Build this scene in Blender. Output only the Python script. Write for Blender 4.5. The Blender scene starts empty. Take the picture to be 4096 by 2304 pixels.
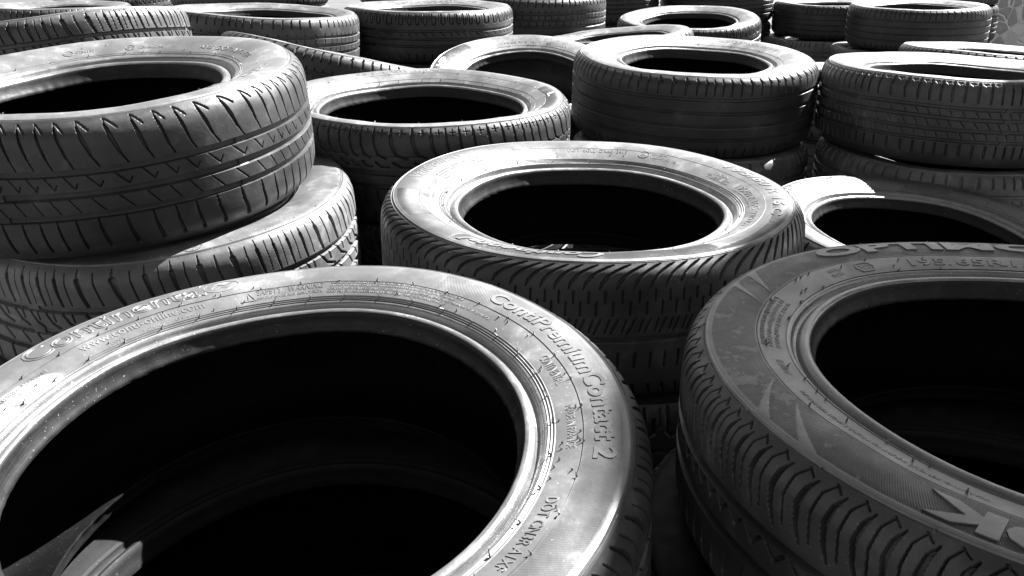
import bpy, bmesh, math, random
import numpy as np
from mathutils import Matrix, Vector
R_=math.radians; PI=math.pi
random.seed(3); rng=np.random.RandomState(5)
sc=bpy.context.scene; col=sc.collection
GZ=1.13                      # camera height over the ground

# ------------------------------------------------------------------ materials
class NT:
    def __init__(s,m):
        m.use_nodes=True; s.t=m.node_tree; s.t.nodes.clear()
    def n(s,k,**kw):
        x=s.t.nodes.new(k)
        for a,b in kw.items(): setattr(x,a,b)
        return x
    def l(s,a,b): s.t.links.new(a,b)
    def math(s,op,a,b=None,clamp=False):
        x=s.n('ShaderNodeMath',operation=op); x.use_clamp=clamp
        for i,v in enumerate((a,b)):
            if v is None: continue
            if isinstance(v,(int,float)): x.inputs[i].default_value=v
            else: s.l(v,x.inputs[i])
        return x.outputs[0]
    def remap(s,v,a,b,c,d,smooth=False):
        x=s.n('ShaderNodeMapRange')
        if smooth: x.interpolation_type='SMOOTHSTEP'
        s.l(v,x.inputs[0])
        for i,q in enumerate((a,b,c,d)):
            if isinstance(q,(int,float)): x.inputs[i+1].default_value=q
            else: s.l(q,x.inputs[i+1])
        return x.outputs[0]
    def noise(s,vec,scale,det=4,rough=.55):
        x=s.n('ShaderNodeTexNoise'); x.inputs['Scale'].default_value=scale
        x.inputs['Detail'].default_value=det; x.inputs['Roughness'].default_value=rough
        s.l(vec,x.inputs['Vector']); return x.outputs['Fac']

def rubber(name,base=.05,r0=.3,r1=.55,spec=.5,bump=.25,streak=0,ribs=0,speck=.2,hatch_dark=.32):
    m=bpy.data.materials.new(name); t=NT(m)
    tc=t.n('ShaderNodeTexCoord'); oi=t.n('ShaderNodeObjectInfo')
    off=t.n('ShaderNodeVectorMath',operation='ADD'); t.l(tc.outputs['Object'],off.inputs[0])
    sc_=t.math('MULTIPLY',oi.outputs['Random'],37.); t.l(sc_,off.inputs[1]); P=off.outputs[0]
    uv=t.n('ShaderNodeUVMap'); uv.uv_map='UVMap'
    sep=t.n('ShaderNodeSeparateXYZ'); t.l(uv.outputs[0],sep.inputs[0]); u,v=sep.outputs[0],sep.outputs[1]
    blot=t.noise(P,9,5,.6); fine=t.noise(P,160,3,.6); mid=t.noise(P,38,4,.6)
    b1=t.remap(blot,.38,.64,0,1,True)
    spk=t.remap(t.noise(P,420,1,.5),.70,.76,0,1)
    spk=t.math('MULTIPLY',spk,t.remap(blot,.45,.6,.15,1))
    # dried water marks and dust
    dust=t.math('MULTIPLY',t.remap(mid,.50,.72,0,1,True),b1)
    c=t.math('ADD',t.remap(b1,0,1,base*.75,base*1.25),t.math('MULTIPLY',dust,base*.9))
    c=t.math('ADD',c,t.math('MULTIPLY',spk,speck))
    ro=t.remap(mid,.35,.65,r0,r1); ro=t.math('ADD',ro,t.math('MULTIPLY',b1,.06))
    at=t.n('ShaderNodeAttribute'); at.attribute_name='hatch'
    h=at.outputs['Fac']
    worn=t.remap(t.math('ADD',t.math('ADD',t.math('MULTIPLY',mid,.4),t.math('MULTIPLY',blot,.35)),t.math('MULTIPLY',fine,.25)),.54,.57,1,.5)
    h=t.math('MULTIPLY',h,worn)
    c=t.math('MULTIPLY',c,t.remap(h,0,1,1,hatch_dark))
    at2=t.n('ShaderNodeAttribute'); at2.attribute_name='pale'
    pl=t.math('MULTIPLY',at2.outputs['Fac'],t.remap(mid,.42,.5,0,1,True))
    c=t.math('ADD',c,t.math('MULTIPLY',pl,.3))
    if streak:
        cv=t.n('ShaderNodeCombineXYZ'); t.l(t.math('MULTIPLY',u,22),cv.inputs[0]); t.l(t.math('MULTIPLY',v,1100),cv.inputs[1])
        t.l(oi.outputs['Random'],cv.inputs[2])
        st=t.noise(cv.outputs[0],1.,4,.65)
        ro=t.math('ADD',ro,t.remap(st,.35,.65,-.08,.12)); c=t.math('MULTIPLY',c,t.remap(st,.4,.62,.8,1.3))
    cc=t.n('ShaderNodeCombineColor')
    for i in range(3): t.l(c,cc.inputs[i])
    B=t.n('ShaderNodeBsdfPrincipled'); t.l(cc.outputs[0],B.inputs['Base Color'])
    t.l(t.math('MULTIPLY',ro,1,True),B.inputs['Roughness']); t.l(t.remap(h,0,1,spec,spec*.45),B.inputs['Specular IOR Level'])
    hh=t.math('ADD',t.math('MULTIPLY',fine,.0003),t.math('MULTIPLY',mid,.0012))
    wv=t.math('SINE',t.math('ADD',t.math('MULTIPLY',u,2*PI*600),t.math('MULTIPLY',v,2*PI*340)))
    hh=t.math('ADD',hh,t.math('MULTIPLY',t.math('MULTIPLY',wv,h),.0005))
    if streak: hh=t.math('ADD',hh,t.math('MULTIPLY',st,.0002))
    if ribs:
        wr=t.math('SINE',t.math('ADD',t.math('MULTIPLY',u,2*PI*150),t.math('MULTIPLY',v,2*PI*60)))
        hh=t.math('ADD',hh,t.math('MULTIPLY',wr,.0002))
    bp=t.n('ShaderNodeBump'); bp.inputs['Strength'].default_value=bump; bp.inputs['Distance'].default_value=1.
    t.l(hh,bp.inputs['Height']); t.l(bp.outputs[0],B.inputs['Normal'])
    o=t.n('ShaderNodeOutputMaterial'); t.l(B.outputs[0],o.inputs[0]); return m
M_TREAD=rubber('tread_rubber',.025,.36,.56,.32,.5,speck=.06)
M_SIDE=rubber('sidewall_rubber',.072,.34,.50,.6,.4)
M_TREADP=rubber('pale_tread_rubber',.075,.36,.56,.4,.5,speck=.15)  # paler tread base colour for some lower tyres
M_TREADM=rubber('worn_tread_rubber',.038,.36,.56,.35,.5,speck=.1)
M_SIDEB=rubber('dull_sidewall_rubber',.052,.38,.54,.5,.45)
M_SIDEK=rubber('dark_sidewall_rubber',.034,.34,.5,.45,.45)
M_SEAT=rubber('bead_seat_rubber',.008,.4,.6,.2,.4,streak=1,speck=.12)  # inner bead face: shade in the hole put into its dark colour
M_SHADE=rubber('shade_dark_rubber',.009,.5,.7,.13,.4,speck=.03)  # darker rubber copy: shade under and inside tyres put into its colour
M_GREYLINER=rubber('lit_liner_rubber',.06,.4,.6,.3,.3,speck=.03)  # lighter liner copy: light inside the tipped tyre put into its colour
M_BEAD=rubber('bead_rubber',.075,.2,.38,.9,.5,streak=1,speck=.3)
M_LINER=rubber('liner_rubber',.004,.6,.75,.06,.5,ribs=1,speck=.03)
M_LETTER=rubber('lettering_rubber',.08,.34,.48,.6,.2,speck=.1)
M_LETTERW=rubber('white_lettering_rubber',.45,.4,.5,.4,.2,speck=.1)

def plain(name,val,ro,nscale=20,amp=.3,bumpd=.004):
    m=bpy.data.materials.new(name); t=NT(m); tc=t.n('ShaderNodeTexCoord')
    n=t.noise(tc.outputs['Object'],nscale,6,.6); c=t.remap(n,.3,.7,val*(1-amp),val*(1+amp))
    cc=t.n('ShaderNodeCombineColor')
    for i in range(3): t.l(c,cc.inputs[i])
    B=t.n('ShaderNodeBsdfPrincipled'); t.l(cc.outputs[0],B.inputs['Base Color']); B.inputs['Roughness'].default_value=ro
    bp=t.n('ShaderNodeBump'); bp.inputs['Distance'].default_value=bumpd; t.l(n,bp.inputs['Height']); t.l(bp.outputs[0],B.inputs['Normal'])
    o=t.n('ShaderNodeOutputMaterial'); t.l(B.outputs[0],o.inputs[0]); return m

# ------------------------------------------------------------------ tyre cross-section
CTRL_T=[(1.004,0),(1.003,.14),(.998,.25),(.982,.315),(.935,.368),(.865,.405)]
CTRL_S=[(.865,.405),(.79,.418),(.70,.422),(.59,.416),(.46,.398),(.32,.372),(.235,.352)]
CTRL_B=[(.235,.352),(.205,.344),(.188,.316),(.158,.308),(.135,.325),(.105,.333),(.076,.330),(.052,.314),(.040,.285),(.024,.26),(.0,.235),(.0,.222)]
CTRL_L=[(.0,.222),(.04,.225),(.12,.262),(.28,.315),(.48,.362),(.66,.372),(.80,.335),(.895,.25),(.93,.12),(.935,0)]
def spline(ctrl,rb,R,w,lift=0.,n=60):
    p=np.array([(rb+a*(R-rb),(b+(lift*(1-a/.7) if a<.7 else 0))*w) for a,b in ctrl])
    q=np.vstack([2*p[0]-p[1],p,2*p[-1]-p[-2]]); out=[]
    for i in range(1,len(q)-2):
        t=np.linspace(0,1,n,endpoint=False)[:,None]
        a,b,c,d=q[i-1],q[i],q[i+1],q[i+2]
        out.append(.5*((2*b)+(c-a)*t+(2*a-5*b+4*c-d)*t*t+(-a+3*b-3*c+d)*t**3))
    out.append(p[-1:]); return np.vstack(out)
class Curve2:
    def __init__(s,pts):
        s.p=pts; d=np.linalg.norm(np.diff(pts,axis=0),axis=1); s.s=np.concatenate([[0],np.cumsum(d)]); s.L=s.s[-1]
        g=np.gradient(pts,s.s+np.arange(len(pts))*1e-9,axis=0); g/=np.linalg.norm(g,axis=1)[:,None]+1e-12
        s.nrm=np.stack([g[:,1],-g[:,0]],1)
    def at(s,q):
        q=np.asarray(q)
        return np.stack([np.interp(q,s.s,s.p[:,i]) for i in (0,1)],-1)
    def n(s,q):
        q=np.asarray(q)
        n=np.stack([np.interp(q,s.s,s.nrm[:,i]) for i in (0,1)],-1); return n/np.linalg.norm(n,axis=-1)[...,None]

def grid_mesh(name,th,P,uv,mat,attrs=None,sharp=40,flip=False,extra=None):
    """P: (rows,N,3) closed in the N direction"""
    nr,N=P.shape[:2]
    i=np.arange(nr-1)[:,None]; j=np.arange(N)[None,:]; j2=(j+1)%N
    a=i*N+j; b=i*N+j2; c=(i+1)*N+j2; d=(i+1)*N+j
    F=np.stack([a,b,c,d] if not flip else [a,d,c,b],-1).reshape(-1,4)
    V=P.reshape(-1,3); nf=len(F)
    FU=np.stack(np.broadcast_arrays(i*(N+1)+j,i*(N+1)+j+1,(i+1)*(N+1)+j+1,(i+1)*(N+1)+j) if not flip else
                np.broadcast_arrays(i*(N+1)+j,(i+1)*(N+1)+j,(i+1)*(N+1)+j+1,i*(N+1)+j+1),-1).reshape(-1)
    UV=uv.reshape(-1,2)[FU]
    loops=F.reshape(-1); starts=np.arange(nf)*4; tot=np.full(nf,4)
    if extra is not None and len(extra[0]):
        ev,ef=extra; b0=len(V); V=np.vstack([V,ev]); loops=np.concatenate([loops,(ef+b0).reshape(-1)])
        starts=np.concatenate([starts,nf*4+np.arange(len(ef))*3]); tot=np.concatenate([tot,np.full(len(ef),3)]); UV=np.vstack([UV,np.zeros((len(ef)*3,2))])
    me=bpy.data.meshes.new(name); me.vertices.add(len(V)); me.vertices.foreach_set('co',V.astype(np.float32).ravel())
    me.loops.add(len(loops)); me.loops.foreach_set('vertex_index',loops.astype(np.int32))
    me.polygons.add(len(starts)); me.polygons.foreach_set('loop_start',starts.astype(np.int32)); me.polygons.foreach_set('loop_total',tot.astype(np.int32))
    me.update(calc_edges=True)
    ul=me.uv_layers.new(name='UVMap'); ul.data.foreach_set('uv',UV.astype(np.float32).ravel())
    me.polygons.foreach_set('use_smooth',np.ones(len(starts),bool))
    for k,v in (attrs or {}).items():
        at=me.attributes.new(k,'FLOAT','POINT'); x=np.zeros(len(V),np.float32); x[:nr*N]=v.reshape(-1); at.data.foreach_set('value',x)
    if sharp: me.set_sharp_from_angle(angle=R_(sharp))
    me.materials.append(mat); me.validate(); return me

# ------------------------------------------------------------------ tread patterns (mm): pitch, circumferential grooves (y,w,d), strokes (x0,y0,x1,y1,w0,w1,d)
PAT={
'premium':dict(P=31,c=[(40,9,6),(13,8,6),(-13,8,6),(-40,9,6)],skew=-.10,s=[(0,90,7,78,1.5,3.5,4),(7,78,13,62,3.5,3.5,5),(13,62,16,46,3.5,2,5),(15,88,23,72,1,1.2,3),(23,72,28,50,1.2,1.2,3),
   (2,34,12,20,1.5,1.5,4),(0,6,12,-6,1.5,1.5,4)]),
'wide_slots':dict(P=36,c=[(30,8,7),(-4,8,7),(-32,8,7)],s=[(0,90,0,74,1,2.5,3),(0,74,4,52,6,4,7),(4,52,9,36,4,3,7),(18,84,18,70,1,1.5,3),(18,70,24,38,1.5,1.2,4),
   (4,24,14,10,3,3,6),(14,10,30,2,3,3,6),(20,24,22,14,2,2,5),(6,-10,18,-24,3,3,6),(8,-38,8,-70,4,4,6)]),
'l_sipes':dict(P=30,c=[(27,7.5,6),(-2,7.5,6),(-30,7.5,6)],s=[(0,90,0,82,.9,1.8,2.5),(0,90,3,88,1.8,1.8,2),(3,88,12,77,1.9,1.7,2),(0,82,4,66,1.8,3.6,5),(4,66,10,46,3.6,1.7,5),(10,46,17,31,1.5,1.2,4),
   (0,22,13,6,1.,1.,3),(13,6,17,13,1.,1.,3),(0,-8,14,-26,1.,1.,3),(2,-34,4,-52,1.2,2.5,4),(4,-52,10,-76,2.5,4,5)]),
'curved':dict(P=20.5,c=[(-2,5,4)],s=[(38,93,28.88,89.5,1.53,1.87,3.5),(28.88,89.5,19.76,85,1.87,2.38,4),(19.76,85,10.64,79,2.38,2.72,4.5),(10.64,79,3.04,71,2.72,2.72,4.5),(3.04,71,0,63,2.72,1.02,3),(7.6,60,7.6,46,1.7,2.0,3.5),(17.48,46,17.48,30,1.8,1.8,3.5),(3.04,24,-4.56,6,2.12,2.12,4),(13.68,24,9.12,8,1.7,1.7,4),
   (6.08,-20,6.08,-40,2.55,2.55,5),(4.56,-64,12.16,-85,2.12,2.55,4.5)]),
'crosses':dict(P=27,c=[(10,9,6),(-16,8,6),(40,2,1)],s=[(0,92,0,78,1.2,2.8,3.5),(0,78,2,60,3.2,3.2,5),(2,60,8,44,3.2,2.2,5),(8,44,20,38,2.2,2.2,5),(13.5,89,13.5,77,1.5,1.5,2.2),(8,83,19,83,1.5,1.5,2.2),
   (4,30,14,22,2.,2.,5),(14,22,24,22,2,2,5),(4,-26,10,-50,2,3,5),(0,-62,0,-85,3,3,5)]),
'notched':dict(P=25,c=[(44,4.5,4),(14,4.5,4),(-14,4.5,4),(-44,4.5,4)],s=[(0,90,2,78,1.6,2.6,3),(0,90,8,76,1.4,.8,3),(2,78,1,66,3,2.6,4),(1,66,0,52,2.4,1.2,3.5),(0,-66,0,-86,2.5,2,4)]),
'squares':dict(P=24,c=[(34,6,5),(12,6,5),(-12,6,5),(-34,5,5)],s=[(0,88,0,85.5,4.5,4.5,3),(9,88,15,87,3,3,1.8),(10,87,13,82,2.5,.5,1.6),(0,80,-1,66,3.4,3.8,5),(-1,66,0,48,3.6,2.4,5),(0,28,6,18,.8,.8,2.5),(0,6,8,-6,.8,.8,2.5),
   (0,-16,6,-28,.8,.8,2.5),(6,-44,6,-66,3.2,3.6,5)]),
'short_slots':dict(P=27,c=[(30,8,6),(2,8,6),(-26,8,6)],s=[(3,90,0,84,2.2,2.6,4),(0,84,0,62,2.6,3,5),(12,40,12,34,2,2,4),(12,22,12,8,1.6,1.6,4),(5,-6,5,-20,1.6,1.6,4),(0,-60,0,-84,3,2.6,5)]),
'loops':dict(P=30,c=[(24,7,6),(-4,7,6),(-30,7,6)],s=[(0,88,0,52,2.2,2.6,5),(0,52,5,46,2.4,2.4,5),(5,46,12,52,2.2,2.2,5),(12,52,12,72,2.2,2,5),(21,88,21,60,1.4,1.4,4),(0,16,10,6,1.4,1.4,4),(0,-60,0,-84,3,2.6,5)]),
'chevron':dict(P=22,c=[(18,9,7),(-18,9,7)],skew=0,s=[(7.6,86,3.04,76,0.85,2.72,4),(3.04,76,0,60,2.89,3.74,5.5),(0,60,1.52,44,3.74,2.55,5.5),(1.52,44,6.08,30,2.55,1.27,5),(19.76,90,13.68,80,0.85,0.85,3),(13.68,80,10.64,60,0.85,1.19,4),(10.64,60,12.92,36,1.19,1.02,4),(-3.04,92,3.04,86,1.02,0.85,2),
   (3.04,10,10.64,0,1.7,1.7,5),(10.64,0,18.24,10,1.7,1.7,5),(3.04,-30,0,-52,1.7,3.4,5),(0,-52,3.04,-80,3.4,2.55,5)]),
'ribs':dict(P=26,c=[(36,6,5),(12,6,5),(-12,6,5),(-36,6,5)],s=[(0,88,0,58,2.4,2.8,4.5),(0,26,5,18,1,1,3),(0,-60,0,-86,2.8,2.4,4.5)]),
}
def tread_disp(pat,th,y,R,ramp):
    """depth in m, rows y (mm), columns th"""
    p=PAT[pat]; n=round(2*PI*R*1000/p['P']); P=2*PI*R*1000/n
    u=th/(2*PI)*n; u=u+.35*np.sin(th*5+1)+.2*np.sin(th*11)      # varied pitch
    x=(u%1)*P
    X,Y=np.meshgrid(x,y); D=np.zeros_like(X)
    for (yy,w,d) in p['c']:
        q=np.clip(1-(np.abs(y-yy)-w/2)/.9,0,1); D=np.maximum(D,(q*d)[:,None])
        # wear bars
        bar=((n*th/(2*PI))%(n/6.)<.55)
        D=np.where((np.abs(Y-yy)<w/2+.5)&bar[None,:],np.minimum(D,d*.55),D)
    for (x0,y0,x1,y1,w0,w1,d) in p['s']:
        rows=np.where((y>min(y0,y1)-6)&(y<max(y0,y1)+6))[0]
        if not len(rows): continue
        r0,r1=rows[0],rows[-1]+1; xm=(x0+x1)/2
        xx=((X[r0:r1]-xm+P/2)%P)-P/2+xm; yy=Y[r0:r1]
        dx,dy=x1-x0,y1-y0; t=np.clip(((xx-x0)*dx+(yy-y0)*dy)/(dx*dx+dy*dy+1e-9),0,1)
        dist=np.hypot(xx-x0-t*dx,yy-y0-t*dy); w=w0+(w1-w0)*t; w=np.where(w<1.7,w*.45,w)
        q=np.clip(1-(dist-w/2)/ramp,0,1); q=q*q*(3-2*q)
        D[r0:r1]=np.maximum(D[r0:r1],q*d)
    return D/1000.

def deform(P,seed):
    """an unmounted casing is never quite round or flat"""
    r=np.random.RandomState(seed); a,b,c,d=r.uniform(0,6.28,4)
    th=np.arctan2(P[...,1],P[...,0]); rad=np.hypot(P[...,0],P[...,1])
    k=1+.003*np.sin(2*th+a)+.002*np.sin(3*th+b)
    z=P[...,2]+.0015*np.sin(2*th+c)+.0012*np.sin(5*th+d)*(P[...,2]>0)
    return np.stack([rad*k*np.cos(th),rad*k*np.sin(th),z],-1)

def side_curve(rb,R,w,lift=0.): return Curve2(spline(CTRL_S,rb,R,w,lift))
def tyre_meshes(key,rb,R,w,pat,N,nt,ns,seed=1,lines=(),hatch=None,pale=None,hairs=None,spin=0.,depth=1.,clean=0,liner=None,lift=0.,tmat=None,smat=None):
    th=np.linspace(0,2*PI,N,endpoint=False); out=[]
    def surf(rows,nrm,disp,flipz=False,thx=None):
        r=rows[:,0][:,None]+nrm[:,0][:,None]*disp; z=rows[:,1][:,None]+nrm[:,1][:,None]*disp
        t=(th if thx is None else thx)[None,:]+0*r
        P=np.stack([r*np.cos(t),r*np.sin(t),z*(-1 if flipz else 1)],-1); return deform(P,seed)
    def UV(vals,n=N): 
        return np.stack(np.meshgrid(np.linspace(0,2*PI*.25,n+1),vals),-1)
    # tread (both halves)
    ct=Curve2(spline(CTRL_T,rb,R,w)); L=ct.L
    q=np.linspace(0,L,nt)
    for (yy,ww,d) in PAT[pat]['c']:
        q=np.concatenate([q,[max(0,min(L,abs(yy+s*(ww/2+e))/1000)) for s in (-1,1) for e in (0,.9)]])
    q=np.unique(np.round(q,5)); q=q[np.concatenate([[True],np.diff(q)>.0003])]; q[-1]=L
    rows=np.vstack([ct.at(q[::-1])*[1,-1],ct.at(q[1:])]); nr=ct.n(q); nrm=np.vstack([nr[::-1]*[1,-1],nr[1:]])*-1
    if nrm[len(nrm)//2,0]>0: nrm=-nrm
    y=np.concatenate([-q[::-1],q[1:]])*1000; sgn=1
    D=tread_disp(pat,(th+spin)%(2*PI),y*(94/(L*1000)),R,max(.85,2*PI*R*1000/N*.9))*depth if nt>12 else np.zeros((len(y),N))
    D*=np.clip((L*1000-np.abs(y))/2.,0,1)[:,None]
    out.append(('tread',grid_mesh(key+'_tread',th,surf(rows,nrm,D),UV(y/1000),tmat or M_TREAD,sharp=38)))
    # sidewalls
    cs=side_curve(rb,R,w,lift)
    tt=lambda s:(cs.at(s)[...,0]-rb)/(R-rb)
    q=np.linspace(0,cs.L,ns)
    base=[(.855,2.,-.0014),(.835,1.6,.0008)]+list(lines)
    sd=np.linspace(0,cs.L,2000); td=tt(sd)
    lp=[(sd[np.abs(td-t0).argmin()],wd/1000,hh) for t0,wd,hh in base]
    if ns>20:
        for s0,wd,hh in lp: q=np.concatenate([q,s0+np.array([-.5,-.3,0,.3,.5])*wd*1.2])
    q=np.unique(np.clip(q,0,cs.L))
    prof=np.zeros_like(q)
    for s0,wd,hh in lp: prof+=hh*np.clip(1.6-np.abs(q-s0)/wd*3.2,0,1)
    r=np.random.RandomState(seed+9)
    und=und_fn(th,seed)
    for top in (1,0):
        Dm=prof[:,None]+und[None,:]*np.sin(PI*q/cs.L)[:,None]
        T=tt(q)[:,None]+0*th[None,:]; TH=np.degrees(th)[None,:]+0*T
        at={}
        if top and hatch: at['hatch']=hatch(T,TH).astype(np.float32); Dm=Dm-at['hatch']*.0003
        if top and pale: at['pale']=pale(T,TH).astype(np.float32)
        ex=None
        if top and hairs: ex=make_hairs(hairs,cs,rb,R,seed)
        out.append(('sidewall' if top else 'sidewall_low',grid_mesh(key+'_side',th,surf(cs.at(q),cs.n(q)*-1 if cs.n(q)[len(q)//2,1]<0 else cs.n(q),Dm,not top),UV(q),(smat or M_SIDE) if top and not clean else M_SHADE,at,flip=not top,extra=ex)))
    cb=Curve2(spline(CTRL_B,rb,R,w,lift)); q=np.linspace(0,cb.L,max(12,ns//2))
    for top in (1,0):
        und2=.0004*np.sin(61*th)*np.sin(7*th)
        Dm=und2[None,:]*np.clip(q/cb.L*3-2,0,1)[:,None]
        bm_=(grid_mesh(key+'_bead',th,surf(cb.at(q),cb.n(q),Dm,not top),UV(q),M_BEAD if top and not clean else M_SHADE,flip=not top))
        if top and not clean:
            bm_.materials.append(M_SEAT); tb=(cb.at(q)[:,0]-rb)/(R-rb); seat=(tb[:-1]<.064)&(np.arange(len(q)-1)>len(q)//2); bm_.polygons.foreach_set('material_index',np.repeat(seat,N).astype(np.int32))
        out.append(('bead' if top else 'bead_low',bm_))
    cl=Curve2(spline(CTRL_L,rb,R,w,lift)); q=np.linspace(0,cl.L,max(7,ns//4)); rows=np.vstack([cl.at(q),cl.at(q[::-1][1:])*[1,-1]])
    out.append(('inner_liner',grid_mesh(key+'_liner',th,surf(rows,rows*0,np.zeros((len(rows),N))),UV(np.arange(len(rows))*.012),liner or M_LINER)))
    return out

UA=((.0003,7),(.0002,13),(.00025,19))
def und_fn(th,seed):
    r=np.random.RandomState(seed+9); return sum(a*np.sin(k*th+r.uniform(0,6)) for a,k in UA)
def make_hairs(hairs,cs,rb,R,seed):
    """moulding vents: (phi deg, t, length m, lean deg)"""
    V=[];F=[]; sd=np.linspace(0,cs.L,800); td=(cs.at(sd)[:,0]-rb)/(R-rb); r=random.Random(seed)
    for (ph,t,ln) in hairs:
        s=sd[np.abs(td-t).argmin()]; p=cs.at(s); n=cs.n(s); n=n if n[1]>0 else -n
        a=R_(ph); er=np.array([math.cos(a),math.sin(a),0]); et=np.array([-math.sin(a),math.cos(a),0]); ez=np.array([0,0,1.])
        base=er*p[0]+ez*p[1]; nn=er*n[0]+ez*n[1]
        base=deform(base[None],seed)[0]
        d=nn*.75+et*r.uniform(-.6,.6)+er*r.uniform(-.8,.3); d/=np.linalg.norm(d)
        w=.0008; rings=[(base-nn*.0005,w*1.2),(base+nn*ln*.35,w),(base+nn*ln*.35+d*ln*.65,w*.4)]
        b=len(V); a1=et; a2=np.cross(nn,et)
        for c,ww in rings:
            for k in range(4): V.append(c+(a1*math.cos(k*PI/2)+a2*math.sin(k*PI/2))*ww)
        for q in range(2):
            for k in range(4):
                k2=(k+1)%4; F+= [(b+q*4+k,b+q*4+k2,b+q*4+4+k2),(b+q*4+k,b+q*4+4+k2,b+q*4+4+k)]
        F+=[(b+8,b+9,b+10),(b+8,b+10,b+11)]
    return np.array(V).reshape(-1,3),np.array(F,int).reshape(-1,3)

# ------------------------------------------------------------------ lettering on a sidewall
def lettering(parent,spec,dims,seed):
    """spec: text, phi_start, phi_end (deg, decreasing = clockwise), t, height m, style"""
    txt,p0,p1,t,H=spec[:5]; st=spec[5] if len(spec)>5 else {}
    rb,R,w,lift=dims; cs=side_curve(rb,R,w,lift)
    cu=bpy.data.curves.new('lettering','FONT'); cu.body=txt; cu.size=1.; cu.space_line=.85; cu.resolution_u=st.get('res',3)
    if st.get('shear'): cu.shear=st['shear']
    cu.offset=st.get('bold',0.)
    z=st.get('z',.0008)*(.5 if H>.012 else .38)
    o=bpy.data.objects.new('lettering',cu); col.objects.link(o)
    if st.get('outline'):
        cu.fill_mode='NONE'; cu.bevel_depth=.03; cu.bevel_resolution=0
    else: cu.extrude=.5
    dg=bpy.context.evaluated_depsgraph_get(); me=bpy.data.meshes.new_from_object(o.evaluated_get(dg)); bpy.data.objects.remove(o)
    bm=bmesh.new(); bm.from_mesh(me); bpy.data.meshes.remove(me)
    xs=[v.co.x for v in bm.verts]; ys=[v.co.y for v in bm.verts]; x0,x1,y0,y1=min(xs),max(xs),min(ys),max(ys)
    sd=np.linspace(0,cs.L,800); td=(cs.at(sd)[:,0]-rb)/(R-rb); sc_=sd[np.abs(td-t).argmin()]; rc=cs.at(sc_)[0]
    dphi=((p0-p1)%360); Wd=R_(dphi)*rc
    for v in bm.verts:
        v.co.x=(v.co.x-x0)/(x1-x0)*Wd; v.co.y=((v.co.y-y0)/(y1-y0)-.5)*H
        v.co.z=(v.co.z/.03*.0008) if st.get('outline') else (z if v.co.z>0 else -.002)
    if not st.get('outline') and H>.009:
        k=max(2,int(H/.004))
        for i in range(1,k):
            bmesh.ops.bisect_plane(bm,geom=bm.verts[:]+bm.edges[:]+bm.faces[:],plane_co=(0,(i/k-.5)*H,0),plane_no=(0,1,0))
        k=max(2,int(Wd/.01))
        for i in range(1,k):
            bmesh.ops.bisect_plane(bm,geom=bm.verts[:]+bm.edges[:]+bm.faces[:],plane_co=(i/k*Wd,0,0),plane_no=(1,0,0))
    vs=np.array([v.co[:] for v in bm.verts]); s=np.clip(sc_-vs[:,1]*(-1 if False else 1)*1.0,0,cs.L)
    P=cs.at(s); n=cs.n(s); n=np.where(n[:,1:2]>0,n,-n)
    ph=R_(p0)-vs[:,0]/rc; hz=vs[:,2]+und_fn(ph,seed)*np.sin(PI*s/cs.L); rr=P[:,0]+n[:,0]*hz; zz=P[:,1]+n[:,1]*hz
    Q=deform(np.stack([rr*np.cos(ph),rr*np.sin(ph),zz],-1),seed)
    for v,q in zip(bm.verts,Q): v.co=q
    me=bpy.data.meshes.new('lettering'); bm.to_mesh(me); bm.free()
    me.materials.append(M_LETTERW if st.get('white') else M_LETTER)
    ob=bpy.data.objects.new('lettering',me); col.objects.link(ob); ob.parent=parent; return ob
def mark(parent,polys,ph0,t,size,dims,seed,z=.0008,wd=.0006):
    """a small raised emblem drawn with strokes: polys are lists of (x,y) in units of size"""
    rb,R,w,lift=dims; cs=side_curve(rb,R,w,lift); sd=np.linspace(0,cs.L,800); td=(cs.at(sd)[:,0]-rb)/(R-rb); sc_=sd[np.abs(td-t).argmin()]; rc=cs.at(sc_)[0]
    bm=bmesh.new()
    for pl in polys:
        pl=[np.array(p)*size for p in pl]
        for a,b in zip(pl[:-1],pl[1:]):
            d=b-a; L=np.linalg.norm(d); 
            if L<1e-7: continue
            d/=L; n=np.array([-d[1],d[0]])*wd; a2=a-d*wd*.6; b2=b+d*wd*.6
            q=[a2-n,b2-n,b2+n,a2+n]; lo=[bm.verts.new((*p,-.001)) for p in q]; hi=[bm.verts.new((*p,z)) for p in q]
            bm.faces.new(hi); 
            for k in range(4): bm.faces.new((lo[k],lo[(k+1)%4],hi[(k+1)%4],hi[k]))
    vs=np.array([v.co[:] for v in bm.verts]); s=np.clip(sc_-vs[:,1],0,cs.L); P=cs.at(s); n=cs.n(s); n=np.where(n[:,1:2]>0,n,-n)
    ph=R_(ph0)-vs[:,0]/rc; hz=vs[:,2]+und_fn(ph,seed)*np.sin(PI*s/cs.L); rr=P[:,0]+n[:,0]*hz; zz=P[:,1]+n[:,1]*hz
    Q=deform(np.stack([rr*np.cos(ph),rr*np.sin(ph),zz],-1),seed)
    for v,q in zip(bm.verts,Q): v.co=q
    me=bpy.data.meshes.new('emblem'); bm.to_mesh(me); bm.free(); me.materials.append(M_LETTER)
    ob=bpy.data.objects.new('emblem',me); col.objects.link(ob); ob.parent=parent; return ob
def circ(r,sx=1,n=18,cx=0,cy=0): return [(cx+sx*r*math.cos(2*PI*k/n),cy+r*math.sin(2*PI*k/n)) for k in range(n+1)]

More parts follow.
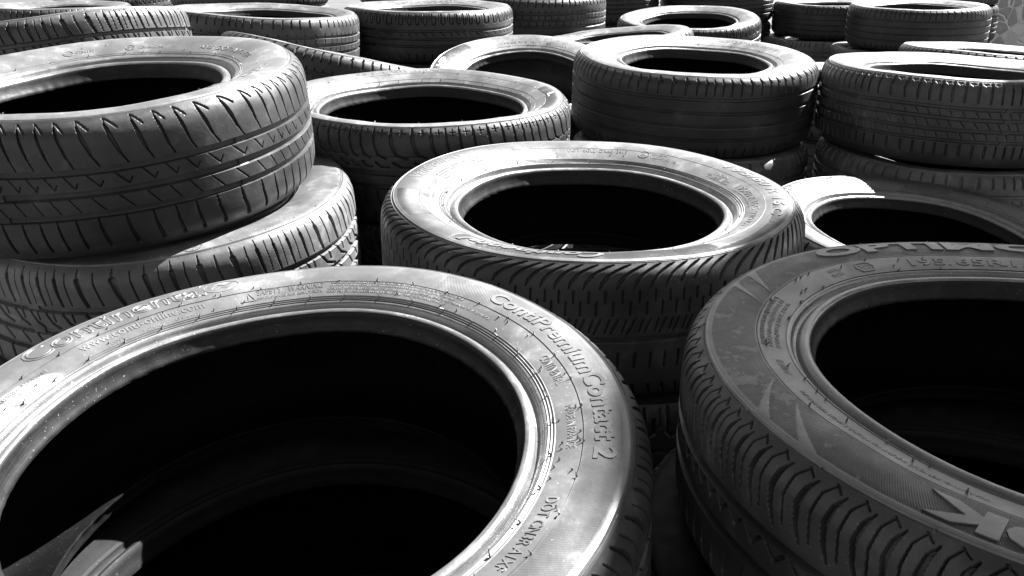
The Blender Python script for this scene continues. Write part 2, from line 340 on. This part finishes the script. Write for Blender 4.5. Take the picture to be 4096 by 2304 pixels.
# ------------------------------------------------------------------ the tyres
def rot(a,b): return Matrix.Rotation(R_(b),4,'Y')@Matrix.Rotation(R_(a),4,'X')
def place(meshes,pos,tilt,label,group,spin=0):
    root=bpy.data.objects.new('car_tyre',None); root.empty_display_size=.1; col.objects.link(root)
    root.matrix_world=Matrix.Translation((pos[0],pos[1],pos[2]+GZ))@rot(*tilt)@Matrix.Rotation(spin,4,'Z')
    root['label']=label; root['category']='tyre'; root['group']=group
    for nm,me in meshes:
        o=bpy.data.objects.new(nm.replace('_low',''),me); col.objects.link(o); o.parent=root
    return root
G1='used car tyres on top of the stacks'; G2='tyres stacked under other tyres'; G3='tyres hidden low in the stacks'

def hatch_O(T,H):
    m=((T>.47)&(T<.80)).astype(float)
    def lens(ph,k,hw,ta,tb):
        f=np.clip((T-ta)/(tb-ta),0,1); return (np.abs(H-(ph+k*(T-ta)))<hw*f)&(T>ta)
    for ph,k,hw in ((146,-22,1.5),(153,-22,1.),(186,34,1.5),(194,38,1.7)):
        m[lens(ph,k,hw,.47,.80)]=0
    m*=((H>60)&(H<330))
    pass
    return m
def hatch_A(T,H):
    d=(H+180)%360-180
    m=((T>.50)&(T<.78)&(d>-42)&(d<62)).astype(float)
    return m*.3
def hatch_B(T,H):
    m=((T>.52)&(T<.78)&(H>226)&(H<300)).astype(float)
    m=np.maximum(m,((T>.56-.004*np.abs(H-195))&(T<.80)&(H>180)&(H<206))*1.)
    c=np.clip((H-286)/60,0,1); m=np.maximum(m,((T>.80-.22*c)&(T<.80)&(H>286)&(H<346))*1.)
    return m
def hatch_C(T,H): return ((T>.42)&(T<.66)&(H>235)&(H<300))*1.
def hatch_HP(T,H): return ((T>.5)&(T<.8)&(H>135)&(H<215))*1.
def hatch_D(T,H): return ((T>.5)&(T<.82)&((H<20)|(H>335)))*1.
def pale_A(T,H): return np.clip(1-np.hypot((H-167)/13,(T-.30)/.16),0,1)**.4
def pale_B(T,H): return np.clip(1-np.hypot((H-188)/7,(T-.42)/.12),0,1)**.5*.5
r=random.Random(11)
ribs3=[(.285,1.3,.0008),(.262,1.3,.0008),(.238,1.3,.0008)]
hA=[(9.2*k+3,.50,.004) for k in range(39)]+[(9.2*k,.275,.007) for k in range(39)]
for k in range(30):
    q=(r.uniform(-75,75),r.choice([.32,.345,.455,.475]),.003)
    hA.append(q)
for k in range(14): hA.append((r.uniform(105,185),r.choice([.32,.345,.47,.53]),.003))
hD=[(12*k+r.uniform(-2,2),.245,.008) for k in range(30)]+[(18*k+4,.5,.004) for k in range(20)]
hO=[(r.uniform(90,260),r.choice([.25,.31,.4,.44]),.004) for k in range(34)]+[(15*k,.86,.002) for k in range(24)]
hC=[(16*k+4,.30,.005) for k in range(22)]+[(r.uniform(0,360),r.uniform(.3,.6),.003) for k in range(14)]
hB=[(17*k,.25,.004) for k in range(21)]+[(r.uniform(0,360),r.uniform(.3,.5),.002) for k in range(10)]
thin=[(.49,1.3,-.0014)]

# key: pos, tilt, (rb,R,w), pattern, N, nt, ns, label, group, extras
S={}
LIFT={'A':.04,'O':.04,'B':-.03,'C':-.03,'D':-.03,'G':.06,'B2':.07,'A2':.06,'O3':.06}
def T(key,pos,tilt,dims,pat,q,label,group=G1,**kw): S[key]=dict(pos=pos,tilt=tilt,dims=dims+(LIFT.get(key,0.),),pat=pat,q=q,label=label,group=group,kw=kw)
HI=(2800,90,60); VH=(2900,140,60); MD=(1500,62,44); LO=(1000,44,26)
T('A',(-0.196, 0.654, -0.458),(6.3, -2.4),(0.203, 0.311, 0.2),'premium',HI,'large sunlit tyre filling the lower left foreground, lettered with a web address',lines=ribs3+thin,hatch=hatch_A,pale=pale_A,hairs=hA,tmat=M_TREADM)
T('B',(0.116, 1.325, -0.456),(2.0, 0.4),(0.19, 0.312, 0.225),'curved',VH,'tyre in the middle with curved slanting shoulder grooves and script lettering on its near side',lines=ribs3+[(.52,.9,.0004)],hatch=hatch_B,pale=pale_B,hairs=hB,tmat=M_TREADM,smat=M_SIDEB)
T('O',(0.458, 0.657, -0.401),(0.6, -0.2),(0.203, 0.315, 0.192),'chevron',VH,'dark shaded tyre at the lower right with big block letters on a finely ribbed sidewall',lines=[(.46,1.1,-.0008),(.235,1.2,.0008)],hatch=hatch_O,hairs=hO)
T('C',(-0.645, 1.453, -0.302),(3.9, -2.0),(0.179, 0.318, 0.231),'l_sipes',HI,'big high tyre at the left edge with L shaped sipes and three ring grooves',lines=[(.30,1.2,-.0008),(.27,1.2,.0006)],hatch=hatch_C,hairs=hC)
T('G',(-0.571, 1.462, -0.498),(3.6, -2.0),(0.197, 0.308, 0.225),'wide_slots',HI,'bright lit tyre with wide dark shoulder slots, right under the big left tyre',G2,hairs=[(11*k,.80,.002) for k in range(32)],tmat=M_TREADP)
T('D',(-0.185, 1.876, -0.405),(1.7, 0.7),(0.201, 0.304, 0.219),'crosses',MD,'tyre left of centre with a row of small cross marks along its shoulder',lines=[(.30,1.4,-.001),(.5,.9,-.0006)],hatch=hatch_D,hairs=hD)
T('E',(0.474, 2.435, -0.401),(3.1, 0.9),(0.181, 0.314, 0.236),'notched',MD,'tall tyre right of centre with V shaped shoulder notches above a dark ringed tread',lines=[(.30,1.4,-.001)],hairs=[(24*k+5,.31,.006) for k in range(15)])
T('K',(0.77, 1.651, -0.606),(3.0, 3.6),(0.195, 0.302, 0.216),'ribs',MD,'low half lit tyre between the centre tyre and the shaded lower right one',lines=[(.30,1.4,.001),(.36,1.2,-.001)],hairs=[(19*k,.45,.004) for k in range(19)],tmat=M_TREADM,smat=M_SIDEK)
T('H',(1.08, 2.255, -0.403),(-1.2, 1.3),(0.195, 0.316, 0.226),'squares',MD,'tall tyre at the right edge with small square notches over long shoulder slots',tmat=M_TREADM)
T('E2',(0.466, 2.396, -0.596),(0.1, 0.3),(0.197, 0.308, 0.2),'short_slots',LO,'tyre under the tall notched one right of centre, only its right shoulder sunlit',G2,tmat=M_TREADP)
T('H2',(1.085, 2.235, -0.578),(0.1, 0.2),(0.197, 0.315, 0.19),'ribs',LO,'grey shaded tyre beneath the tall square notched tyre at the right edge',G2,tmat=M_TREADP)
T('H3',(1.09, 2.24, -0.744),(0, 0),(0.197, 0.31, 0.19),'ribs',LO,'shaded tyre third from the top of the right hand stack, behind the half lit tyre',G2,tmat=M_TREADM)
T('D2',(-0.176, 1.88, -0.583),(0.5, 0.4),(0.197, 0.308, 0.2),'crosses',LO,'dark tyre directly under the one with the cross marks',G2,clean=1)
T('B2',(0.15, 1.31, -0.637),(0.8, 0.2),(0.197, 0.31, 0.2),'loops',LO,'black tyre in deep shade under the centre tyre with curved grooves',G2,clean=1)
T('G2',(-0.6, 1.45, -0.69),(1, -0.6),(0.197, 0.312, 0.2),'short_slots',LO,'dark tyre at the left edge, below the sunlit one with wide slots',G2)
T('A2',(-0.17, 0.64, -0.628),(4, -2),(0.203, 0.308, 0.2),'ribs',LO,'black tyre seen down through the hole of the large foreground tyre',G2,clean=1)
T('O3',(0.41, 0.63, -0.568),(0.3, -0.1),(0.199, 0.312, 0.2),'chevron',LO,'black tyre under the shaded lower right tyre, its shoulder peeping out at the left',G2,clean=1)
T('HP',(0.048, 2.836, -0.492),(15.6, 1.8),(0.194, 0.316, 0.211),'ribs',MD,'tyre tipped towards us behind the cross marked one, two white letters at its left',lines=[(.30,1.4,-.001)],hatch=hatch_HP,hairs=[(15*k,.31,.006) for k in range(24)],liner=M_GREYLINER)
T('LT',(-0.508, 2.592, -0.404),(-9, 11.4),(0.197, 0.308, 0.2),'short_slots',LO,'tyre lying tilted down to the right behind the big left tyre, seen almost edge on',lines=thin)
T('J',(-0.803, 3.079, -0.328),(-0.6, 2.8),(0.212, 0.302, 0.194),'short_slots',MD,'narrow low profile tyre near the top left with short hooked slots along its shoulder',lines=thin,tmat=M_TREADM)
T('J2',(-0.8, 3.08, -0.485),(0, 1),(0.205, 0.303, 0.18),'short_slots',LO,'tyre under the narrow one near the top left, only its right edge catching light',G2)
T('I',(-1.119, 2.348, -0.299),(-5.3, -7.3),(0.197, 0.308, 0.2),'wide_slots',MD,'tyre at the far left tipped up to the right, showing rim and slotted shoulder',lines=thin,tmat=M_TREADM)
T('I2',(-1.953, 4.082, -0.389),(-0.7, 0.2),(0.197, 0.308, 0.2),'ribs',LO,'pale tyre in the top left corner, its narrow dark hole peeping over the tipped tyre',lines=thin)
T('CT',(-0.304, 3.457, -0.344),(0, 0.2),(0.197, 0.308, 0.2),'loops',MD,'tyre with rounded loop grooves crowning a tall dark stack at the top, left of centre',lines=thin)
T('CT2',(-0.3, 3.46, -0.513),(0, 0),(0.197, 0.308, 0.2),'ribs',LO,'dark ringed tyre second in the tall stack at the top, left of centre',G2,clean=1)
T('L',(.10,4.15,-.352),(0,.5),(.197,.308,.2),'short_slots',LO,'tyre cut by the top edge just right of the tall dark stack, slots shining')
T('L2',(0.135, 4.15, -0.52),(0, 0),(0.197, 0.308, 0.2),'ribs',LO,'tyre below the one cut by the top edge, sticking out slightly to the right',G2)
T('N',(0.4, 3.642, -0.464),(-1.4, -5.3),(0.197, 0.305, 0.2),'ribs',LO,'white glaring tyre lying edge on between the tall notched tyre and the far open one',lines=thin)
T('M',(0.773, 4.149, -0.449),(4.9, -1.9),(0.196, 0.311, 0.215),'loops',MD,'far tyre in the upper middle with an open dark hole and slotted right shoulder',lines=thin)
T('Q',(1.89, 4.431, -0.419),(1.1, -0.6),(0.195, 0.311, 0.217),'notched',MD,'tyre in the top right corner with a bright white top, beside the stone wall',lines=[(.40,2,-.002)])
T('R',(1.826, 4.447, -0.607),(0, 0),(0.197, 0.308, 0.2),'ribs',LO,'tyre under the bright topped one in the top right corner, jutting out to the left',G2,tmat=M_TREADP)
T('P',(1.72,5.12,-.452),(0,0),(.197,.308,.2),'notched',LO,'dark far tyre left of the bright topped one near the stone wall')
T('P2',(1.66, 5.02, -0.622),(0, 0),(0.199, 0.315, 0.2),'ribs',LO,'plain grey tyre under the dark far one near the top right',G2,tmat=M_TREADP)
T('U',(1.10,3.05,-.53),(0,0),(.197,.308,.2),'ribs',LO,'tyre of which only a white sliver shows between the two tall tyres on the right')
T('S',(1.69, 3.301, -0.48),(-1.8, 2.7),(0.197, 0.308, 0.2),'ribs',LO,'bright smooth tyre at the right edge, rising behind the square notched one',lines=thin)
T('W1',(-2.2,5.3,-.42),(0,0),(.197,.308,.2),'loops',LO,'farthest tyre at the top left corner, a strip of slotted shoulder showing')
T('W2',(-1.05,3.85,-.205),(0,0),(.197,.308,.2),'ribs',LO,'tyre cut by the top edge behind the narrow low profile one')
T('W3',(-.45,4.75,-.26),(0,0),(.197,.308,.2),'ribs',LO,'dark tyre at the top edge behind the tall stack left of centre')
T('W4',(.48,5.2,-.21),(0,0),(.197,.308,.2),'crosses',LO,'dark tyre at the top edge in the middle, left of the far open one')
T('W5',(1.12,5.3,-.22),(0,0),(.197,.308,.2),'ribs',LO,'dark ring grooved tyre at the top edge behind the far open one')
T('W6',(2.33,5.25,-.30),(0,0),(.197,.308,.2),'ribs',LO,'dark tyre in the top right corner between the bright topped tyre and the stone wall')
for n,(a,b,zz) in {'W5b':(1.13,5.29,-.389),'W4b':(.49,5.2,-.379),'W3b':(-.44,4.74,-.429),'W2b':(-1.04,3.86,-.374)}.items():
    T(n,(a,b,zz),(0,0),(.197,.308,.2),'ribs',LO,{'W5b':'second tyre down in the dark back stack behind the far open tyre','W4b':'second tyre down in the dark back stack at the top middle','W3b':'second tyre down in the back stack behind the tall dark one','W2b':'second tyre down in the back stack behind the narrow low profile tyre'}[n],G2)

import sys, os
FAST=False
cache={}; roots={}; seeds={}
for i,(k,s) in enumerate(S.items()):
    N,nt,ns=s['q']; rb,R,w,lift=s['dims']; hero=s['q'] is not LO
    ck=k if hero or set(s['kw'])-{'clean'} else (s['pat'],s['dims'],len(s['kw']))
    sd=i+1
    if ck not in cache: cache[ck]=(tyre_meshes('m'+k,rb,R,w,s['pat'],N,nt,ns,seed=sd,spin=r.uniform(0,6) if k not in 'ABO' else .1,lift=lift,**s['kw']),sd)
    seeds[k]=cache[ck][1]
    roots[k]=place(cache[ck][0],s['pos'],s['tilt'],s['label'],s['group'],0 if hero else r.uniform(0,6.28))

# hidden lower tyres carry every stack down to the ground
hid=tyre_meshes('hid',.197,.308,.2,'ribs',220,30,14,seed=77,clean=1)
stacks={'A':'A2','B':'B2','O':'O3','C':'G2','D':'D2','E':'E2','K':'K','H':'H3','HP':'HP','LT':'LT','J':'J2','I':'I','I2':'I2','CT':'CT2','L':'L2','N':'N','M':'M','Q':'R','P':'P2','U':'U','S':'S','W1':'W1','W2':'W2b','W3':'W3b','W4':'W4b','W5':'W5b','W6':'W6'}
for top,low in stacks.items():
    s=S[low]; w=s['dims'][2]; R=s['dims'][1]
    drop=R*math.sin(R_(max(abs(s['tilt'][0]),abs(s['tilt'][1]))))*.75
    zb=s['pos'][2]+GZ-w*.42-drop
    n=max(1,round(zb/.168)); h=zb/n
    if zb<.1: continue
    for i in range(n):
        z=h*(i+.5)-GZ; f=(i+1)/n
        px=s['pos'][0]+r.uniform(-.02,.02); py=s['pos'][1]+r.uniform(-.02,.02)
        o=place(hid,(px,py,z),(0,0),'worn black tyre low in a stack, hidden under the ones above it',G3,r.uniform(0,6.28))
        o.scale=(1,1,h/.169)

# ------------------------------------------------------------------ lettering
def side(k): return [c for c in roots[k].children if c.name.startswith('sidewall')][0]
def L(k,*spec): 
    return lettering(side(k),spec,S[k]['dims'],seeds[k])
big=dict(bold=.02,z=.0011)
a='A'
L(a,'Continental',155,116,.69,.027,dict(outline=1))
L(a,'www.conti-online.com',146.5,117.5,.43,.0105,dict(bold=.01,z=.0012))
L(a,'78091',141.5,137.5,.325,.0045); L(a,'30/642',133,127.5,.325,.0045); L(a,'(30/642)',125,119.5,.325,.0045)
L(a,'SAFETY   WARNING',105.2,89.4,.445,.0085,dict(z=.0011)); L(a,'SERIOUS INJURY MAY RESULT FROM',105.2,89.4,.355,.0048,dict(z=.0009))
para=['\u2022 TIRE FAILURE DUE TO UNDERINFLATION  OVERLOADING-FOLLOW VEHICLE OWNER\'S MANUAL OR TIRE PLACARD IN VEHICLE','\u2022 EXPLOSION OF TIRE/RIM ASSEMBLY DUE TO IMPROPER MOUNTING-NEVER EXCEED 40 PSI (275 KPA) TO SEAT BEADS','AFTER BEADS ARE PROPERLY SEATED INFLATE TO RECOMMENDED PRESSURE AS SPECIFIED IN VEHICLE OWNER\'S MANUAL AND THE PLACARD IN VEHICLE','MOUNT ONLY ON 17 INCH DIAMETER RADIAL RIM  ONLY SPECIALLY TRAINED PERSONS SHOULD MOUNT TIRES']
for i,(p_,e) in enumerate(zip(para,(53,55,43,56))): L(a,p_,88,e,.47-i*.042,.0034,dict(res=1,z=.0009))
L(a,'ContiPremiumContact 2',48.5,348,.66,.018,dict(bold=.025,z=.0014))
L(a,'CONTINENTAL',22.6,11.5,.41,.0085,dict(z=.0013)); L(a,'MADE IN FRANCE',4,351,.41,.007,dict(z=.0011))
L(a,'DOT CN3R A1XF',338,320,.40,.0095,dict(z=.0016))
L(a,'TREAD: 2 PLY POLYESTER + 2 PLIES STEEL + 1 PLY POLYAMIDE',180,155,.42,.0042,dict(res=1)); L(a,'SIDEWALL: 2 PLIES POLYESTER',180,163,.36,.0042,dict(res=1))
mark(side(a),[[(-.9,-.7),(.9,-.7),(0,.8),(-.9,-.7)],[(0,.35),(0,-.2)],[(0,-.4),(0,-.5)]],107.3,.40,.0085,S[a]['dims'],seeds[a],.0007,.0006)
mark(side(a),[circ(1,1.5),[(-.9,-.2),(-.3,.4),(.3,.1),(.9,.4)],[(-.6,-.5),(0,-.1),(.6,-.4)]],112.6,.69,.012,S[a]['dims'],seeds[a],.0005,.0005)
b='B'
L(b,'VanContact',167.5,138,.68,.019,dict(shear=.3,bold=.02,z=.0008))
L(b,'Continental',269,228,.68,.020,dict(shear=.35,bold=.03,z=.0014))
L(b,'195/60 R 16 C',31,333.5,.67,.017,dict(shear=.25,bold=.02,z=.0014))
L(b,'SAFETY WARNING',184,162,.44,.009,dict(z=.0012)); L(b,'SERIOUS INJURY MAY RESULT FROM',182,163,.36,.004,dict(res=1))
for i in range(4): L(b,['TIRE FAILURE DUE TO UNDERINFLATION OVERLOADING','FOLLOW OWNERS MANUAL OR PLACARD IN VEHICLE','EXPLOSION OF TIRE RIM ASSEMBLY DUE TO IMPROPER','MOUNTING NEVER EXCEED 40 PSI TO SEAT BEADS'][i],160,[132,135,133,136][i],.50-.04*i,.0032,dict(res=1,z=.0012))
L(b,'DOT  6GLL  DX46  3415',94.5,70.5,.47,.0095,dict(z=.0014)); L(b,'0012295',60,54,.50,.006,dict(z=.0012)); L(b,'026027  S2  R2',60,49,.43,.006,dict(z=.0012))
mark(side(b),[circ(1)],63.5,.46,.009,S[b]['dims'],seeds[b]); L(b,'E4',65,62.2,.46,.006)
L(b,'RADIAL',30,21.5,.45,.007,dict(z=.0012)); L(b,'TUBELESS',32,18.5,.37,.0085,dict(z=.0012)); L(b,'195/60 R 16 C  99/97H',13,326.5,.41,.0105,dict(z=.0016)); L(b,'MAX. LOAD SINGLE 775 KG (1709 LBS)',12,349,.335,.004,dict(res=1))
o='O'
L(o,'OPTIMO',120,66,.68,.024,dict(bold=.045,z=.0016)); L(o,'HANKOOK',289,221.5,.66,.026,dict(bold=.05,z=.0018))
L(o,'195/65R15',100.5,70,.35,.012,dict(bold=.015,z=.0018)); L(o,'91H',65,55,.35,.012,dict(bold=.015,z=.0012))
L(o,'TCT',115.5,111.9,.345,.0065); mark(side(o),[[(-1.5,0),(-1,.9),(1,.9),(1.5,0),(1,-.9),(-1,-.9),(-1.5,0)]],113.7,.345,.0075,S[o]['dims'],seeds[o])
L(o,'LOOG',125,121.5,.385,.005); L(o,'05C84',125.5,121.3,.32,.005)
for i,q in enumerate(['PLY: (SIDEWALL POLYESTER 1)(TREAD STEEL 2)','MAX.LOAD 615kg(1356LBS) AT','350kPa(50PSI) MAX. PRESS.']): L(o,q,172,147,.415-i*.055,.0052,dict(z=.0012))
L(o,'E4 0247 S2',184,178,.35,.006)
L(o,'WARNING: SERIOUS INJURY MAY RESULT FROM TIRE FAILURE',228,191,.37,.005,dict(res=2)); L(o,'OUTSIDE  DOT  RADIAL  TUBELESS',262,234,.36,.006)
L('K','Hankook',143.6,106,.66,.018,dict(bold=.03,z=.0022)); mark(side('K'),[circ(1,1.3),[(-.6,0),(.6,0)]],148.5,.66,.010,S['K']['dims'],seeds['K'],.0014,.002)
L('HP','HP',173.5,160,.66,.022,dict(white=1,bold=.03,z=.0012)); L('HP','195 65 R15   91T   E2   0236',110,60,.42,.009,dict(z=.0016))
L('D','L',7,1,.62,.014,dict(white=1,bold=.04)); L('D','P.S. SUV/RSW  11.1X6',128,86,.62,.012,dict(z=.0014))
L('C','0286164  02-448',95,84,.42,.008,dict(z=.0012)); L('C','0286157',120.5,113,.42,.008,dict(z=.0012)); mark(side('C'),[circ(1)],98.5,.42,.008,S['C']['dims'],seeds['C']); mark(side('C'),[circ(1)],123.5,.42,.008,S['C']['dims'],seeds['C'])
L('C','E4',100,97,.42,.006); L('C','E2',125,122,.42,.006)
L('C','A2 35',66,59,.42,.010,dict(z=.0016)); L('C','DOT A9T4 F34',56,27,.42,.012,dict(z=.0018)); L('C','SPORT',4,326,.58,.018,dict(bold=.03,z=.0014))
L('E','E4  0289164',108,90,.62,.009,dict(z=.0014)); L('E','02 0236',80,68,.62,.008,dict(z=.0014)); L('E','03 06',64,58,.52,.01,dict(z=.0014)); L('E','DOT A9T4 F34 1115',54,19,.5,.012,dict(z=.0018))
L('M','G',168,158,.66,.02,dict(white=1,bold=.03)); L('CT','CONTINENTAL',120,60,.42,.018,dict(bold=.03,z=.002))
L('I','FIRESTONE',100,30,.62,.016,dict(bold=.02,z=.0016)); L('S','ROADSTONE',165,110,.64,.018,dict(bold=.02,z=.002)); L('H','RADIAL TUBELESS 91V',260,205,.5,.010,dict(z=.0014))
mark(side('G'),[circ(1,1.3),[(-.6,-.3),(.6,-.3)],[(-.5,.2),(.5,.2)]],297,.72,.011,S['G']['dims'],seeds['G'],.0006,.0006)

# ------------------------------------------------------------------ ground, wall, added sun blocker
def mesh_obj(name,bm,mat):
    me=bpy.data.meshes.new(name); bm.to_mesh(me); bm.free(); me.materials.append(mat); o=bpy.data.objects.new(name,me); col.objects.link(o); return o
bm=bmesh.new(); bmesh.ops.create_grid(bm,x_segments=40,y_segments=40,size=60)
gr=mesh_obj('ground',bm,plain('rubber_stained_ground',.035,.85,3,.35)); gr['kind']='structure'
# crazy-paved stone wall
def stone_mat():
    m=bpy.data.materials.new('crazy_paved_stone'); t=NT(m); tc=t.n('ShaderNodeTexCoord')
    mp=t.n('ShaderNodeMapping'); mp.inputs['Scale'].default_value=(1,.2,1); t.l(tc.outputs['Object'],mp.inputs[0])
    wn=t.n('ShaderNodeTexNoise'); wn.inputs['Scale'].default_value=6; t.l(mp.outputs[0],wn.inputs['Vector'])
    ad=t.n('ShaderNodeVectorMath',operation='MULTIPLY_ADD'); t.l(wn.outputs['Color'],ad.inputs[0]); ad.inputs[1].default_value=(.09,0,.09); t.l(mp.outputs[0],ad.inputs[2])
    v1=t.n('ShaderNodeTexVoronoi'); v1.feature='DISTANCE_TO_EDGE'; v1.inputs['Scale'].default_value=14; t.l(ad.outputs[0],v1.inputs['Vector'])
    v2=t.n('ShaderNodeTexVoronoi'); v2.inputs['Scale'].default_value=14; t.l(ad.outputs[0],v2.inputs['Vector'])
    sp=t.n('ShaderNodeSeparateColor'); t.l(v2.outputs['Color'],sp.inputs[0])
    stone=t.math('ADD',t.remap(sp.outputs[0],.4,.6,.26,.50),t.remap(t.noise(tc.outputs['Object'],25,5),.3,.7,-.03,.03))
    e=t.remap(v1.outputs['Distance'],.04,.06,0,1); mort=t.remap(t.noise(tc.outputs['Object'],12,4),.3,.7,.50,.62)
    mix=t.n('ShaderNodeMix'); mix.data_type='FLOAT'; t.l(e,mix.inputs[0]); t.l(mort,mix.inputs[2]); t.l(stone,mix.inputs[3])
    cc=t.n('ShaderNodeCombineColor')
    for i in range(3): t.l(mix.outputs[0],cc.inputs[i])
    B=t.n('ShaderNodeBsdfPrincipled'); t.l(cc.outputs[0],B.inputs[0]); B.inputs['Roughness'].default_value=.7
    bp=t.n('ShaderNodeBump'); bp.inputs['Distance'].default_value=.01; t.l(e,bp.inputs['Height']); t.l(bp.outputs[0],B.inputs['Normal'])
    oo=t.n('ShaderNodeOutputMaterial'); t.l(B.outputs[0],oo.inputs[0]); return m
def box(bm,x0,x1,y0,y1,z0,z1,bev=.0):
    g=bmesh.ops.create_cube(bm,size=1); 
    for v in g['verts']: v.co=Vector(((x0+x1)/2+v.co.x*(x1-x0),(y0+y1)/2+v.co.y*(y1-y0),(z0+z1)/2+v.co.z*(z1-z0)))
    if bev: bmesh.ops.bevel(bm,geom=list({e for v in g['verts'] for e in v.link_edges}),offset=bev,segments=2,affect='EDGES')
wr=bpy.data.objects.new('stone_wall',None); col.objects.link(wr); wr.location=(4.2,6.3,0)
wr['label']='pale wall clad in irregular crazy paving stones, behind the tyres at the top right'; wr['category']='wall'
bm=bmesh.new(); box(bm,-2.0,3.,-.15,.15,0,1.5); w_=mesh_obj('wall_face',bm,stone_mat()); w_.parent=wr
bm=bmesh.new(); box(bm,-2.04,3.04,-.19,.19,1.503,1.57,.01); w_=mesh_obj('coping',bm,plain('coping_concrete',.35,.8,9)); w_.parent=wr

# ------------------------------------------------------------------ light (the photo is black and white through a red filter: the blue sky counts little)
AZ,EL=48.,46.
sx,sy,sz=math.sin(R_(AZ))*math.cos(R_(EL)),math.cos(R_(AZ))*math.cos(R_(EL)),math.sin(R_(EL))
# added unseen sun blocker overhead, shaped so its shadow covers the right-hand tyres
HS=3.4; zref=GZ-.4; k=(HS-zref)/math.tan(R_(EL)); ox,oy=k*math.sin(R_(AZ)),k*math.cos(R_(AZ))
edge=[(.05,-1.2),(.05,.76),(.27,1.09),(.34,1.18),(.87,1.80),(2.3,3.35),(4.2,3.3),(4.2,-1.2)]
bm=bmesh.new(); vs=[bm.verts.new((x+ox,y+oy,HS)) for x,y in edge]; f=bm.faces.new(vs)
g=bmesh.ops.extrude_face_region(bm,geom=[f]); 
for v in g['geom']:
    if isinstance(v,bmesh.types.BMVert): v.co.z+=.012
bmesh.ops.recalc_face_normals(bm,faces=bm.faces[:])
sr=bpy.data.objects.new('added_sun_blocker',None); col.objects.link(sr); sr['label']='grey sheet added unseen overhead at the right to block the sun'; sr['category']='sun blocker'
sl=mesh_obj('blocker_sheet',bm,plain('blocker_grey',.25,.9,60,.1)); sl.parent=sr
for (x,y) in (edge[5],edge[6],edge[7]):
    bm=bmesh.new(); g=bmesh.ops.create_cone(bm,cap_ends=True,segments=20,radius1=.04,radius2=.035,depth=HS+.1)
    for v in g['verts']: v.co+=Vector((x+ox,y+oy,(HS+.1)/2))
    p=mesh_obj('blocker_post',bm,plain('post_metal',.3,.5,10)); p.parent=sr
sun=bpy.data.lights.new('sun','SUN'); sun.energy=5.; sun.angle=R_(.5); sun.color=(1,1,1)
so=bpy.data.objects.new('sun',sun); col.objects.link(so); so.rotation_euler=Vector((-sx,-sy,-sz)).to_track_quat('-Z','Y').to_euler()
w=bpy.data.worlds.new('World'); sc.world=w; w.use_nodes=True; nt=w.node_tree; nt.nodes.clear()
sk=nt.nodes.new('ShaderNodeTexSky'); sk.sky_type='NISHITA'; sk.sun_disc=False; sk.sun_elevation=R_(EL); sk.sun_rotation=R_(AZ); sk.dust_density=.6; sk.air_density=1.
bw=nt.nodes.new('ShaderNodeSeparateColor'); bg=nt.nodes.new('ShaderNodeBackground'); bg.inputs[1].default_value=.05
ow=nt.nodes.new('ShaderNodeOutputWorld'); nt.links.new(sk.outputs[0],bw.inputs[0]); nt.links.new(bw.outputs[0],bg.inputs[0]); nt.links.new(bg.outputs[0],ow.inputs[0])

cam=bpy.data.cameras.new('camera'); co=bpy.data.objects.new('camera',cam); col.objects.link(co)
co.location=(0,0,GZ); co.rotation_euler=(R_(90-21.5),0,0); cam.sensor_width=36; cam.lens=36*2300/2576; cam.clip_start=.02; cam.clip_end=500
sc.camera=co
vs_=sc.view_settings; vs_.view_transform='Standard'; vs_.look='None'; vs_.exposure=2.85; vs_.gamma=1.
sc.render.use_compositing=False
